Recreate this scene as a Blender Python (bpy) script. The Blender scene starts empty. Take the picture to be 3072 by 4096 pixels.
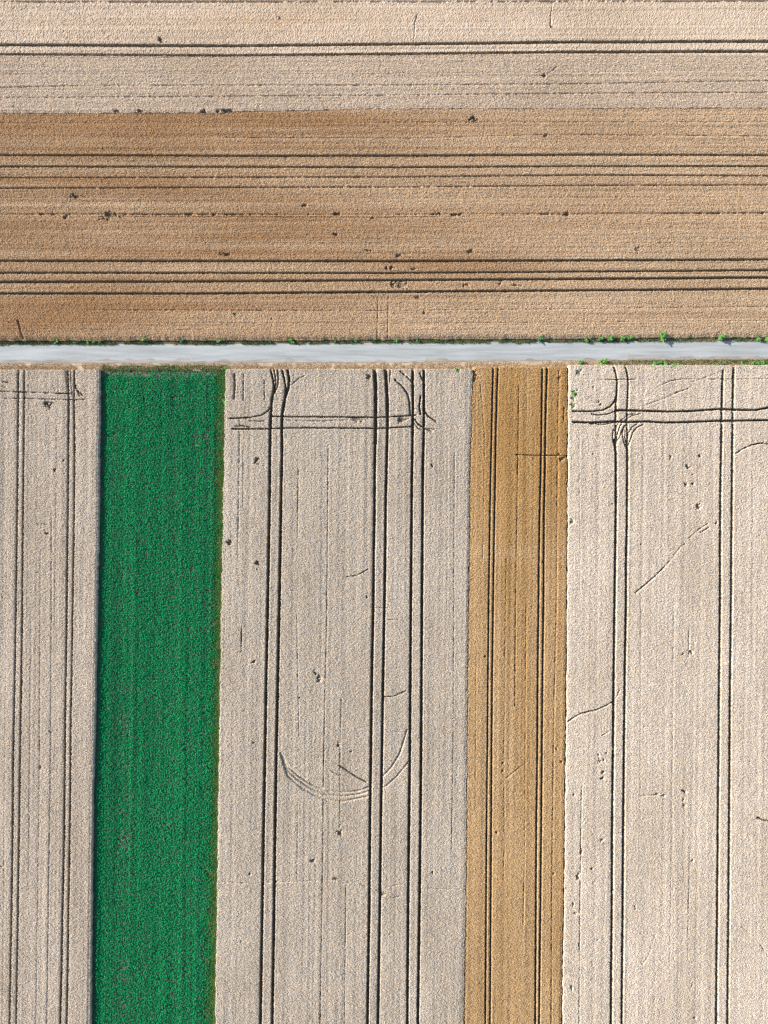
import bpy, math
import numpy as np
from mathutils import Vector

rng = np.random.default_rng(11)
C = bpy.context.scene.collection
S = 131.07 / 3072.0            # metres per image pixel (layout read off the image's 3072 x 4096 grid)
D = 120.0                      # drone height
def X(u): return (np.asarray(u, float) - 1536.0) * S
def Y(v): return (2048.0 - np.asarray(v, float)) * S

# ------------------------------------------------------------------ helpers
TAB = rng.random((512, 512))
def vnoise(x, y, scale, seed=0):
    """smooth value noise 0..1, cell size 1/scale metres"""
    x = np.asarray(x) * scale + 37.3 * seed + 1000.0; y = np.asarray(y) * scale + 91.7 * seed + 1000.0
    xi = np.floor(x).astype(int); yi = np.floor(y).astype(int)
    fx = x - xi; fy = y - yi
    fx = fx * fx * (3 - 2 * fx); fy = fy * fy * (3 - 2 * fy)
    g = lambda a, b: TAB[a % 512, b % 512]
    return (g(xi, yi) * (1 - fx) + g(xi + 1, yi) * fx) * (1 - fy) + (g(xi, yi + 1) * (1 - fx) + g(xi + 1, yi + 1) * fx) * fy

def quads_object(name, verts, faces, mats, mat_idx=None, smooth=False):
    me = bpy.data.meshes.new(name)
    n, f = len(verts), len(faces)
    k = faces.shape[1]
    me.vertices.add(n); me.vertices.foreach_set('co', np.ascontiguousarray(verts, dtype=np.float32).ravel())
    me.loops.add(f * k); me.loops.foreach_set('vertex_index', np.ascontiguousarray(faces, dtype=np.int32).ravel())
    me.polygons.add(f); me.polygons.foreach_set('loop_start', np.arange(0, f * k, k, dtype=np.int32))
    for m in mats: me.materials.append(m)
    if mat_idx is not None: me.polygons.foreach_set('material_index', np.ascontiguousarray(mat_idx, dtype=np.int32))
    me.update(calc_edges=True)
    me.polygons.foreach_set('use_smooth', np.full(f, smooth))
    me.update()
    o = bpy.data.objects.new(name, me); C.objects.link(o)
    return o

def leaf_quads(c, nrm, size, aspect=0.65):
    n = len(c)
    nrm = nrm / np.linalg.norm(nrm, axis=1)[:, None]
    r = rng.standard_normal((n, 3)); a = np.cross(nrm, r); a /= np.linalg.norm(a, axis=1)[:, None]; b = np.cross(nrm, a)
    s = size[:, None]
    v = np.stack([c - a * s, c + b * s * aspect - nrm * s * .12, c + a * s, c - b * s * aspect - nrm * s * .12], 1)
    return v.reshape(-1, 3), np.arange(4 * n).reshape(n, 4)

def tag(o, label=None, cat=None, group=None, kind=None):
    if label: o['label'] = label
    if cat: o['category'] = cat
    if group: o['group'] = group
    if kind: o['kind'] = kind
    return o

def lerp_edge(pts):
    a = np.array(pts, float)
    return lambda t: np.interp(t, a[:, 0], a[:, 1])

# ------------------------------------------------------------------ materials
def s2l(c):
    c = np.array(c) / 255.0
    return tuple(np.where(c <= 0.04045, c / 12.92, ((c + 0.055) / 1.055) ** 2.4)) + (1.0,)

def base_mat(name, rough=0.9):
    m = bpy.data.materials.new(name); m.use_nodes = True
    nt = m.node_tree; b = nt.nodes['Principled BSDF']
    b.inputs['Roughness'].default_value = rough
    b.inputs['Specular IOR Level'].default_value = 0.15
    return m, nt, b

def noise(nt, pos, scale, detail=2.0, stretch=None, rough=0.5, rot=0.0):
    n = nt.nodes.new('ShaderNodeTexNoise'); n.inputs['Scale'].default_value = scale
    n.inputs['Detail'].default_value = detail; n.inputs['Roughness'].default_value = rough
    if stretch:
        if rot:
            mr = nt.nodes.new('ShaderNodeMapping'); mr.inputs['Rotation'].default_value = (0, 0, rot)
            nt.links.new(pos, mr.inputs['Vector']); pos = mr.outputs['Vector']
        mp = nt.nodes.new('ShaderNodeMapping'); mp.inputs['Scale'].default_value = stretch
        nt.links.new(pos, mp.inputs['Vector']); pos = mp.outputs['Vector']
    nt.links.new(pos, n.inputs['Vector'])
    return n

def ramp(nt, fac, stops):
    r = nt.nodes.new('ShaderNodeValToRGB')
    e = r.color_ramp.elements
    while len(e) < len(stops): e.new(0.5)
    for el, (p, c) in zip(e, stops): el.position = p; el.color = c
    nt.links.new(fac, r.inputs['Fac'])
    return r.outputs['Color']

def mix(nt, fac, a, b, mode='MIX'):
    n = nt.nodes.new('ShaderNodeMix'); n.data_type = 'RGBA'; n.blend_type = mode
    if isinstance(fac, (int, float)): n.inputs[0].default_value = fac
    else: nt.links.new(fac, n.inputs[0])
    for v, i in ((a, 6), (b, 7)):
        if isinstance(v, tuple): n.inputs[i].default_value = v
        else: nt.links.new(v, n.inputs[i])
    return n.outputs[2]

def crop_mat(name, stops, along, green=(112, 128, 84), gold=(190, 140, 84), gold_amt=0.4):
    """ripe cereal: every ear clump has its own tone (attribute tone), with sowing rows along x or y and riper patches (attribute ripe)"""
    m, nt, b = base_mat(name, 0.85)
    pos = nt.nodes.new('ShaderNodeNewGeometry').outputs['Position']
    at = nt.nodes.new('ShaderNodeAttribute'); at.attribute_name = 'tone'
    col = ramp(nt, at.outputs['Fac'], [(p, s2l(c)) for p, c in stops])
    rp = nt.nodes.new('ShaderNodeAttribute'); rp.attribute_name = 'ripe'
    col = mix(nt, rp.outputs['Fac'], col, mix(nt, 0.75, col, s2l(gold)))
    gr = noise(nt, pos, 0.8, 5.0, rough=0.75)
    col = mix(nt, ramp(nt, gr.outputs['Fac'], [(0.62, (0, 0, 0, 1)), (0.76, (.4, .4, .4, 1))]), col, s2l(green))
    st = (0.008, 2.2, 1) if along == 'x' else (2.2, 0.008, 1)
    rows = noise(nt, pos, 1.0, 3.0, st, rot=-0.003 if along == 'x' else 0.0105, rough=0.65)
    col = mix(nt, 1.0, col, ramp(nt, rows.outputs['Fac'], [(0.3, (0.87, 0.86, 0.85, 1)), (0.5, (1.0, 1.0, 1.0, 1)), (0.68, (1.05, 1.05, 1.05, 1))]), 'MULTIPLY')
    big = noise(nt, pos, 0.045, 4.0, (1, 2.0, 1) if along == 'x' else (2.0, 1, 1), rough=0.6)
    col = mix(nt, 1.0, col, ramp(nt, big.outputs['Fac'], [(0.33, (0.91, 0.89, 0.86, 1)), (0.68, (1.06, 1.06, 1.07, 1))]), 'MULTIPLY')
    nt.links.new(col, b.inputs['Base Color'])
    return m

def patchy_mat(name, stops, scale=2.0, detail=4.0, stretch=None, rough=0.9, stops2=None, scale2=0.2, stretch2=None):
    m, nt, b = base_mat(name, rough)
    pos = nt.nodes.new('ShaderNodeNewGeometry').outputs['Position']
    n = noise(nt, pos, scale, detail, stretch, 0.65)
    col = ramp(nt, n.outputs['Fac'], [(p, s2l(c)) for p, c in stops])
    if stops2:
        n2 = noise(nt, pos, scale2, 3.0, stretch2, rot=.0105 if stretch2 else 0)
        col = mix(nt, 1.0, col, ramp(nt, n2.outputs['Fac'], [(p, (v[0], v[1], v[2], 1)) for p, v in stops2]), 'MULTIPLY')
    nt.links.new(col, b.inputs['Base Color'])
    return m

M_soil = patchy_mat('dry soil', [(0.3, (84, 78, 70)), (0.55, (110, 102, 92)), (0.75, (136, 126, 114))], 1.7, 6.0)
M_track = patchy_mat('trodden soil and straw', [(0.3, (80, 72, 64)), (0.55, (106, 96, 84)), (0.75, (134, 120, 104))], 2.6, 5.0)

M_stalk_shade = patchy_mat('grey stalks with painted shade', [(0.3, (112, 104, 84)), (0.5, (138, 126, 104)), (0.72, (164, 148, 122))], 3.0, 4.0)  # lower stalks, painted darker to stand in for shade in the tracks
M_top = crop_mat('pale wheat ears', [(0, (166, 144, 122)), (.3, (194, 174, 152)), (.6, (204, 188, 170)), (.8, (210, 182, 144)), (1, (222, 210, 196))], 'x', gold=(192, 156, 116))
M_brown = crop_mat('golden brown wheat ears', [(0, (158, 130, 102)), (.3, (196, 171, 141)), (.6, (206, 185, 157)), (.8, (210, 170, 120)), (1, (222, 206, 184))], 'x', gold=(158, 114, 70))
M_left = crop_mat('greyish wheat ears left', [(0, (158, 142, 124)), (.3, (188, 174, 156)), (.6, (200, 188, 174)), (.8, (206, 180, 146)), (1, (218, 208, 196))], 'y')
M_mid = crop_mat('greyish wheat ears', [(0, (156, 142, 124)), (.3, (186, 174, 157)), (.6, (196, 186, 173)), (.8, (204, 176, 140)), (1, (216, 207, 196))], 'y')
M_gold = crop_mat('golden barley ears', [(0, (150, 122, 88)), (.3, (190, 160, 120)), (.6, (198, 172, 136)), (.8, (206, 164, 106)), (1, (214, 196, 168))], 'y', gold=(172, 130, 72))
M_right = crop_mat('cream wheat ears', [(0, (174, 158, 140)), (.3, (204, 190, 172)), (.6, (214, 202, 187)), (.8, (220, 194, 158)), (1, (232, 224, 212))], 'y')

# ------------------------------------------------------------------ wheel tracks, trails and gaps (image pixels)
def z(ox, oy, k, pts): return [(ox + a / k, oy + b / k) for a, b in pts]
K = 1.659
TR = {k: [] for k in ('top', 'brown', 'left', 'mid', 'gold', 'right')}
def T(f, pts, w=8, d=1.0, gap=0.0, rag=0.25):
    TR[f].append((np.array(pts, float), w, d, gap, rag))
HOLES = {k: [] for k in TR}
def H(f, u, v, ru, rv, d=1.0): HOLES[f].append((u, v, ru, rv, d * .68))

# openings round weeds standing in the crop
for u, v, r in ((2296, 1572, 16), (2294, 1598, 9), (2290, 1622, 10), (2314, 1489, 11), (2284, 2083, 9), (2934, 1515, 6)): H('right', u, v, r, r, .6)
H('mid', 1829, 1483, 11, 10, .6); H('brown', 944, 1259, 9, 7, .7)
# upper field (pale)
T('top', [(0, 181), (926, 185), (1667, 178), (2300, 170), (3072, 168)], 11)
T('top', [(0, 220), (926, 225), (1667, 218), (2300, 210), (3072, 207)], 11)
T('top', [(0, 354), (340, 344), (940, 344), (1536, 344), (2370, 338), (3072, 326)], 6, .5, .35)
T('top', [(0, 393), (700, 389), (1536, 384), (2300, 376), (3072, 372)], 6, .55, .35)
T('top', [(0, 9), (1500, 9), (3072, 6)], 7, .5, .3)
T('top', [(0, 300), (1500, 298), (3072, 285)], 4, .3, .6)
T('top', [(1668, 62), (1658, 95), (1656, 176)], 5, .5, .4)
T('top', [(2210, 15), (2203, 60), (2201, 108)], 5, .45, .4)
T('top', [(2225, 270), (2190, 300), (2172, 305)], 5, .7, .4)
H('top', 2172, 303, 9, 8); H('top', 2201, 109, 6, 6); H('top', 640, 158, 7, 9, .8); H('top', 1118, 75, 5, 8, .7)
for u in (900, 925, 870, 815, 560, 470): H('top', u, 446, 14, 7, .9)
# golden brown field
T('brown', [(0, 622), (926, 626), (1667, 624), (2370, 620), (3072, 622)], 10)
T('brown', [(0, 668), (1536, 671), (2320, 666), (3072, 667)], 9)
T('brown', [(0, 712), (1536, 710), (2370, 701), (3072, 705)], 8, .7, .15)
T('brown', [(0, 755), (800, 752), (1536, 750), (2370, 743), (3072, 741)], 8, .65, .2)
T('brown', [(0, 858), (1536, 860), (3072, 853)], 9, .9, .52, .6)
T('brown', [(400, 868), (1536, 872), (2400, 858)], 7, .8, .72, .6)
T('brown', [(0, 793), (3072, 790)], 4, .4, .6)
T('brown', [(0, 972), (1536, 974), (3072, 972)], 4, .4, .5)
T('brown', [(1536, 491), (3072, 489)], 4, .45, .4)
T('brown', [(0, 494), (1536, 493)], 4, .35, .6)
T('brown', [(900, 552), (1640, 556), (2200, 540), (3072, 546)], 5, .6, .5)
T('brown', [(330, 1241), (1536, 1243), (2300, 1236), (3072, 1226)], 4, .5, .4)
T('brown', [(0, 1290), (1536, 1295), (3072, 1284)], 4, .45, .5)
T('brown', [(0, 1317), (1100, 1322), (2200, 1318)], 4, .3, .5)
T('brown', [(0, 1045), (1536, 1046), (3072, 1039)], 11)
T('brown', [(0, 1092), (1536, 1093), (3072, 1082)], 9)
T('brown', [(0, 1129), (740, 1127), (1536, 1122), (3072, 1111)], 11)
T('brown', [(0, 1175), (800, 1175), (1536, 1169), (3072, 1156)], 11)
T('brown', [(72, 1282), (80, 1310), (92, 1354)], 9, .6)
T('brown', [(1512, 1188), (1508, 1360)], 6, .6, .35); T('brown', [(1553, 1188), (1550, 1360)], 5, .5, .4)
T('brown', [(1700, 1190), (1697, 1290)], 4, .4, .6); T('brown', [(2335, 1210), (2337, 1300)], 4, .35, .6)
H('brown', 1892, 476, 26, 11); H('brown', 305, 787, 24, 9, .9); H('brown', 902, 1018, 18, 8, .9); H('brown', 1340, 940, 9, 9, .9)
H('brown', 1215, 822, 12, 8, .9); H('brown', 1470, 1003, 14, 6, .8); H('brown', 1592, 1024, 16, 7, .8); H('brown', 1880, 1008, 18, 8, .8)
H('brown', 1602, 1141, 40, 14, .75); H('brown', 1560, 1073, 16, 7, .8); H('brown', 1655, 1075, 14, 6, .7)
H('brown', 2000, 1134, 14, 10, .7); H('brown', 1870, 1142, 18, 6, .6); H('brown', 2065, 1142, 26, 5, .55); H('brown', 2262, 858, 10, 10)
H('brown', 1348, 858, 18, 8); H('brown', 445, 862, 30, 10); H('brown', 420, 878, 20, 6); H('brown', 265, 872, 8, 12); H('brown', 1490, 870, 8, 10)
H('brown', 1750, 856, 16, 6); H('brown', 1830, 858, 24, 6); H('brown', 2180, 545, 12, 8, .8); H('brown', 2545, 1000, 12, 10, .7)
H('brown', 1085, 1275, 5, 6, .9); H('brown', 1697, 1250, 5, 8, .8); H('brown', 1668, 1190, 9, 6, .7); H('brown', 2420, 670, 5, 5)

# left field
T('left', [(76.5, 1470), (72, 1992), (67, 2425), (57, 3003), (54, 3300), (42, 4096)], 8)
T('left', [(101, 1470), (96, 1992), (92, 2450), (84, 3003), (78, 3400), (68, 4096)], 8)
T('left', [(272, 1470), (277, 1600), (276, 1750), (274, 2000), (269, 2450), (263, 2900), (258, 3400), (244, 4096)], 9)
T('left', [(300, 1470), (298, 1600), (300, 1800), (298, 2100), (293, 2450), (286, 2900), (282, 3300), (270, 4096)], 8)
T('left', [(264, 1475), (266, 1520), (272, 1570)], 5, .6, .2); T('left', [(284, 1480), (286, 1530), (290, 1580)], 5, .6, .2)
T('left', [(0, 1566), (105, 1570), (272, 1575)], 6, .8, .25); T('left', [(0, 1594), (100, 1595), (300, 1600), (340, 1598)], 6, .75, .35)
T('left', [(301, 1530), (308, 1560), (332, 1582)], 6, .8); T('left', [(303, 1548), (315, 1575), (322, 1585)], 5, .7)
T('left', [(0, 1526), (36, 1531)], 7, .6, .2); T('left', [(0, 1543), (24, 1550)], 8, .5, .2)
T('left', [(208, 2050), (208, 2400), (205, 3000), (190, 4096)], 5, .5, .45)
T('left', [(165, 2200), (163, 2500), (160, 3100), (148, 4096)], 5, .35, .55)
T('left', [(230, 1700), (222, 2500)], 4, .3, .6); T('left', [(126, 2450), (116, 3600)], 4, .3, .6)
T('left', [(372, 2400), (352, 4096)], 4, .3, .6); T('left', [(30, 2200), (12, 4096)], 4, .3, .6)
T('left', [(155, 2095), (195, 2098)], 4, .6, .3)
H('left', 193, 1622, 11, 15); H('left', 182, 1612, 8, 6); H('left', 208, 1612, 7, 5, .8); H('left', 220, 1883, 8, 9); H('left', 258, 1842, 5, 6, .8)
H('left', 162, 3068, 7, 9, .9); H('left', 190, 2135, 6, 6, .7); H('left', 155, 2290, 7, 4, .7); H('left', 205, 2925, 6, 6, .7); H('left', 205, 3120, 7, 6, .6)
H('left', 6, 3465, 9, 4, .7)

# middle pale field
def Zm(p): return z(850, 1450, K, p)
def Zm2(p): return z(850, 2400, K, p)
def Zm3(p): return z(850, 3200, .952, p)
T('mid', Zm([(402, 205), (394, 260), (388, 340), (385, 420), (382, 600), (380, 900), (375, 1200), (370, 1500)]) + Zm2([(368, 40), (358, 500), (350, 1000), (342, 1400)]) + Zm3([(190, 430), (183, 853)]), 14)
T('mid', Zm([(490, 205), (478, 260), (465, 340), (461, 420), (462, 600), (458, 800), (455, 1000), (450, 1300)]) + Zm2([(445, 0), (435, 500), (425, 1000), (418, 1400)]) + Zm3([(235, 430), (228, 853)]), 14)
T('mid', Zm([(385, 40), (402, 110), (408, 160), (400, 215)]), 9); T('mid', Zm([(410, 50), (419, 100), (420, 150), (408, 210)]), 6, .9); T('mid', Zm([(432, 50), (438, 110), (432, 160), (414, 205)]), 7, .9)
T('mid', Zm([(462, 50), (478, 110), (486, 160), (482, 215)]), 9); T('mid', Zm([(498, 50), (510, 110), (506, 160), (490, 215)]), 14)
T('mid', Zm([(1075, 40), (1083, 160), (1083, 300), (1083, 420), (1080, 540)]), 18)
T('mid', Zm([(1080, 540), (1077, 700), (1075, 1000), (1070, 1300)]) + Zm2([(1068, 0), (1058, 500), (1052, 1000), (1046, 1400)]) + Zm3([(597, 430), (590, 853)]), 13)
T('mid', Zm([(1148, 40), (1155, 160), (1160, 250), (1162, 420)]), 16)
T('mid', Zm([(1162, 420), (1157, 600), (1150, 900), (1146, 1300)]) + Zm2([(1142, 0), (1133, 500), (1125, 1000), (1119, 1400)]) + Zm3([(637, 430), (630, 853)]), 13)
T('mid', Zm([(1328, 40), (1330, 300), (1328, 500), (1323, 800), (1320, 1200)]) + Zm2([(1317, 0), (1313, 500), (1310, 1000), (1305, 1400)]) + Zm3([(745, 430), (742, 853)]), 13)
T('mid', Zm([(1403, 40), (1403, 300), (1403, 450), (1396, 700), (1393, 1200)]) + Zm2([(1390, 0), (1387, 500), (1385, 1000), (1381, 1400)]) + Zm3([(788, 430), (782, 853)]), 13)
T('mid', Zm([(115, 372), (250, 366), (330, 350), (368, 322), (388, 290)]), 7, .85)
T('mid', Zm([(390, 358), (500, 361), (800, 362), (1080, 365), (1300, 355), (1350, 350)]), 7, .95)
T('mid', Zm([(130, 442), (370, 441), (500, 435), (800, 435), (1080, 438), (1250, 430), (1330, 425)]), 7, .95)
T('mid', Zm([(250, 388), (345, 392)]), 5, .6); T('mid', Zm([(150, 425), (200, 420), (250, 430)]), 7, .6)
T('mid', Zm([(470, 385), (700, 390), (900, 382)]), 6, .45, .4)
T('mid', Zm([(1408, 325), (1430, 355), (1482, 390)]), 9, .9); T('mid', Zm([(1345, 380), (1362, 408), (1400, 430), (1455, 460)]), 9, .9)
T('mid', Zm([(1400, 428), (1420, 440), (1475, 445)]), 5, .5); T('mid', Zm([(1335, 395), (1365, 440), (1400, 448)]), 5, .6)
T('mid', Zm([(1210, 115), (1260, 160), (1295, 210), (1307, 270), (1312, 345)]), 9, .75, .15); T('mid', Zm([(1245, 60), (1290, 95), (1330, 135)]), 9, .7, .2)
T('mid', Zm([(1380, 225), (1372, 290), (1380, 345)]), 9, .9); T('mid', Zm([(1375, 70), (1392, 120)]), 8, .6); T('mid', Zm([(1180, 50), (1175, 130)]), 5, .6)
T('mid', Zm([(146, 80), (150, 160), (143, 240)]), 12, .55); T('mid', Zm([(207, 80), (206, 250)]), 7, .55, .2); T('mid', Zm([(345, 120), (347, 250)]), 6, .5, .3)
T('mid', Zm([(525, 150), (575, 105), (610, 90)]), 7, .35, .3)
T('mid', Zm([(180, 380), (178, 700), (168, 1300)]), 5, .5, .4); T('mid', Zm([(205, 560), (203, 960)]), 5, .5, .5)
T('mid', Zm([(768, 550), (765, 1000), (760, 1659)]) + Zm2([(745, 700), (735, 1300), (733, 1659)]) + Zm3([(410, 853)]), 4, .8, .42)
T('mid', Zm([(570, 700), (565, 1160)]), 5, .6, .45); T('mid', Zm2([(560, 100), (575, 900)]), 4, .5, .55); T('mid', Zm2([(855, 650), (845, 1100), (846, 1500)]), 6, .6, .5)
T('mid', Zm([(1605, 600), (1600, 1659)]) + Zm2([(1596, 900), (1585, 1659)]), 5, .4, .4); T('mid', Zm([(1560, 560), (1555, 1659)]), 4, .3, .55)
T('mid', Zm2([(195, 180), (192, 340)]), 5, .9, .25); T('mid', Zm3([(508, 330), (503, 853)]), 4, .55, .4); T('mid', Zm3([(325, 0), (322, 300)]), 4, .4, .5)
for a, w in ((0, 7), (28, 7), (62, 6)):
    T('mid', Zm2([(452 + a * .2, 1015 + a), (500, 1105 + a), (570, 1165 + a), (660, 1222 + a), (760, 1262 + a), (860, 1272 + a), (960, 1266 + a * .8), (1050, 1232 + a)]), w + 3, .36, .05)
T('mid', Zm2([(1130, 1170), (1190, 1100), (1240, 1020), (1290, 860)]), 9, .4, .05); T('mid', Zm2([(1140, 1240), (1220, 1170), (1300, 1070)]), 9, .36, .05)
T('mid', Zm([(890, 1422), (960, 1412), (1030, 1372)]), 5, .8, .25); T('mid', Zm2([(1140, 642), (1200, 638), (1280, 602)]), 6, .9, .15)
T('mid', Zm2([(840, 1095), (900, 1135), (960, 1175), (1022, 1205)]), 6, .9, .15); T('mid', Zm2([(780, 1125), (850, 1162)]), 5, .7, .4)
T('mid', Zm2([(1170, 130), (1230, 128), (1290, 145)]), 5, .6, .5); T('mid', Zm2([(1180, 870), (1290, 875)]), 5, .6, .5); T('mid', Zm2([(960, 850), (1040, 830)]), 4, .6, .5); T('mid', Zm2([(1080, 48), (1145, 50)]), 4, .6, .4)
T('mid', Zm3([(25, 310), (150, 316), (260, 310), (380, 305), (470, 300), (560, 318), (600, 330)]), 5, .75, .45)
T('mid', Zm3([(600, 335), (640, 345), (690, 368), (720, 365)]), 6, .8, .3); T('mid', Zm3([(800, 335), (940, 338)]), 5, .5, .5); T('mid', Zm3([(660, 330), (720, 318)]), 4, .6, .4)
for a, b, r, q in ((1035, 95, 8, 10), (295, 650, 10, 14), (112, 1195, 10, 11), (297, 1332, 9, 10), (757, 1525, 5, 8), (300, 1370, 5, 5), (1455, 690, 5, 11), (1025, 1555, 4, 7)):
    (u, v), = Zm([(a, b)]); H('mid', u, v, r, q, .95)
for a, b, r, q in ((275, 408, 10, 5), (705, 520, 8, 14), (682, 480, 6, 10), (270, 942, 6, 5), (845, 1328, 8, 7), (920, 1003, 4, 5), (580, 648, 4, 6), (840, 1540, 12, 9), (1580, 490, 5, 5), (835, 960, 5, 10)):
    (u, v), = Zm2([(a, b)]); H('mid', u, v, r, q, .9)
for a, b, r, q in ((470, 300, 12, 7), (380, 230, 9, 6), (485, 125, 10, 12), (142, 282, 6, 6), (835, 272, 7, 9), (675, 510, 5, 4), (650, 360, 12, 8), (108, 535, 4, 7)):
    (u, v), = Zm3([(a, b)]); H('mid', u, v, r, q, .8)
(u, v), = Zm([(972, 378)]); H('mid', u, v, 26, 9, .7)
(u, v), = Zm([(1257, 378)]); H('mid', u, v, 19, 12, .75)

# golden strip
def Zg(p): return z(1750, 1450, K, p)
def Zg2(p): return z(1750, 2400, K, p)
def Zg3(p): return z(1750, 3200, .952, p)
T('gold', Zg([(370, 30), (365, 200), (360, 450), (352, 800), (348, 1050), (340, 1570)]) + Zg2([(335, 500), (332, 900), (326, 1500)]) + Zg3([(182, 853)]), 8)
T('gold', Zg([(402, 30), (395, 200), (388, 450), (383, 800), (378, 1050), (370, 1570)]) + Zg2([(363, 500), (360, 900), (357, 1500)]) + Zg3([(200, 853)]), 8)
T('gold', Zg([(695, 30), (692, 250), (690, 450), (685, 700), (678, 1000), (672, 1400), (671, 1570)]) + Zg2([(665, 500), (663, 1000), (656, 1500)]) + Zg3([(372, 853)]), 9)
T('gold', Zg([(727, 30), (720, 250), (716, 450), (713, 700), (707, 1000), (704, 1570)]) + Zg2([(697, 500), (693, 1000), (689, 1500)]) + Zg3([(387, 853)]), 9)
T('gold', Zg([(540, 150), (535, 500), (525, 1100)]) + Zg2([(517, 0), (512, 700)]), 5, .7, .42); T('gold', Zg([(803, 60), (795, 600), (787, 1659)]) + Zg2([(772, 700), (765, 1300)]) + Zg3([(435, 300), (432, 853)]), 6, .65, .42)
T('gold', Zg([(285, 150), (312, 500), (300, 1300)]), 5, .4, .5); T('gold', Zg2([(587, 0), (583, 600), (578, 1659)]) + Zg3([(325, 500)]), 5, .6, .4)
T('gold', Zg([(455, 1300)]) + Zg2([(448, 200), (440, 1000), (442, 1600)]) + Zg3([(250, 300)]), 5, .5, .45)
T('gold', Zg2([(255, 300), (250, 1400)]), 5, .4, .5); T('gold', Zg([(590, 60), (585, 1200)]), 4, .3, .6); T('gold', Zg([(640, 500), (625, 1659)]), 4, .3, .6)
T('gold', Zg([(520, 612), (640, 616), (870, 618)]), 5, .7, .2); T('gold', Zg([(840, 300), (835, 400)]), 6, .7, .2); T('gold', Zg2([(390, 1255), (450, 1185), (530, 1120), (600, 1070)]), 4, .6, .3)
H('gold', *Zg([(825, 640)])[0], 15, 8, .9); H('gold', *Zg([(842, 628)])[0], 9, 5, .8); H('gold', *Zg([(808, 606)])[0], 7, 5, .8); H('gold', *Zg([(700, 1325)])[0], 5, 12); H('gold', *Zg([(592, 1130)])[0], 3, 6)
for a, b in ((320, 370), (430, 1080), (432, 1135), (785, 985), (820, 1068), (390, 1540)): H('gold', *Zg2([(a, b)])[0], 5, 7, .9)
H('gold', *Zg3([(226, 123)])[0], 4, 7); H('gold', *Zg3([(440, 283)])[0], 8, 6, .8); H('gold', *Zg([(240, 90)])[0], 14, 24, .6); H('gold', *Zg([(810, 100)])[0], 9, 14, .6)

# right field
def Zr(p): return z(2272, 1450, 2.074, p)
def Zr2(p): return z(2272, 2400, 2.074, p)
def Zr3(p): return z(2272, 3200, 1.19, p)
T('right', Zr([(372, 25), (395, 100), (405, 170), (402, 250), (395, 330), (392, 450), (390, 560)]), 9, .9)
T('right', Zr([(392, 550), (392, 650), (394, 745)]), 9, .9); T('right', Zr([(380, 640), (384, 700), (393, 760)]), 9, .9); T('right', Zr([(393, 740), (395, 900), (395, 1200), (390, 1600)]) + Zr2([(385, 0), (378, 600), (372, 1200), (366, 1700)]) + Zr3([(208, 500), (203, 1066)]), 12)
T('right', Zr([(470, 25), (490, 100), (497, 170), (492, 300), (487, 420), (487, 560), (490, 640)]), 9, .9)
T('right', Zr([(490, 640), (490, 900), (487, 1300), (480, 1700)]) + Zr2([(480, 0), (470, 600), (463, 1200), (458, 1700)]) + Zr3([(260, 500), (254, 1066)]), 12)
T('right', Zr([(1282, 70), (1275, 250), (1272, 400), (1268, 700), (1262, 1000), (1258, 1500)]) + Zr2([(1258, 0), (1250, 700), (1245, 1400)]) + Zr3([(708, 500), (703, 1066)]), 12)
T('right', Zr([(1370, 20), (1365, 250), (1363, 400), (1360, 700), (1357, 1000), (1352, 1500)]) + Zr2([(1350, 0), (1340, 700), (1336, 1400)]) + Zr3([(762, 500), (757, 1066)]), 12)
T('right', Zr([(36, 405), (200, 406), (290, 395), (350, 365), (385, 320), (402, 260)]), 8, .9)
T('right', Zr([(390, 398), (560, 400), (700, 405), (850, 408), (1000, 405), (1250, 388), (1450, 395), (1560, 395), (1659, 375)]) + [(3072 + 60, 1622)], 10)
T('right', Zr([(36, 495), (200, 500), (380, 490), (500, 495), (650, 490), (800, 500), (1000, 495), (1250, 485), (1659, 480)]) + [(3072 + 60, 1681)], 10)
T('right', Zr([(190, 428), (250, 438), (320, 430), (380, 410)]), 6, .8); T('right', Zr([(185, 512), (300, 514), (380, 500)]), 6, .75)
for p, w in (([(600, 425), (530, 440), (470, 480), (430, 525), (412, 575), (402, 650)], 7), ([(560, 420), (500, 435), (440, 475), (405, 520), (395, 560)], 6),
             ([(620, 515), (570, 540), (535, 580), (515, 640), (502, 690)], 8), ([(575, 508), (530, 535), (502, 580), (495, 640)], 7),
             ([(480, 515), (448, 555), (424, 620), (405, 660)], 7), ([(372, 555), (366, 630), (385, 720)], 8), ([(462, 530), (448, 590), (460, 660), (487, 730)], 8),
             ([(470, 560), (470, 620), (480, 680)], 6)):
    T('right', Zr(p), w - 2, .7, 0, .15)
T('right', Zr([(620, 360), (720, 325), (800, 298), (900, 250), (1000, 215)]), 6, .6, .35); T('right', Zr([(740, 200), (860, 150), (960, 138), (1280, 140)]), 5, .5, .35)
T('right', Zr([(270, 144), (560, 141)]), 5, .6, .3); T('right', Zr([(1010, 165), (1150, 120), (1240, 90)]), 8, .35, .4); T('right', Zr([(80, 106), (180, 106)]), 5, .6, .3)
T('right', Zr([(1300, 140), (1659, 138)]), 4, .4, .4)
T('right', Zr([(1385, 758), (1450, 715), (1520, 685), (1600, 668), (1659, 680)]), 7, .9, .2)
T('right', Zr([(555, 1910), (650, 1830), (720, 1770), (800, 1690), (870, 1610)]), 7, .85, .25); T('right', Zr([(875, 1600), (935, 1520), (965, 1505), (975, 1530)]), 6, .7, .35)
T('right', Zr([(1000, 1455), (1060, 1400), (1155, 1335)]), 5, .75, .3); T('right', Zr([(1095, 1412), (1162, 1368)]), 5, .75, .3)
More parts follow.
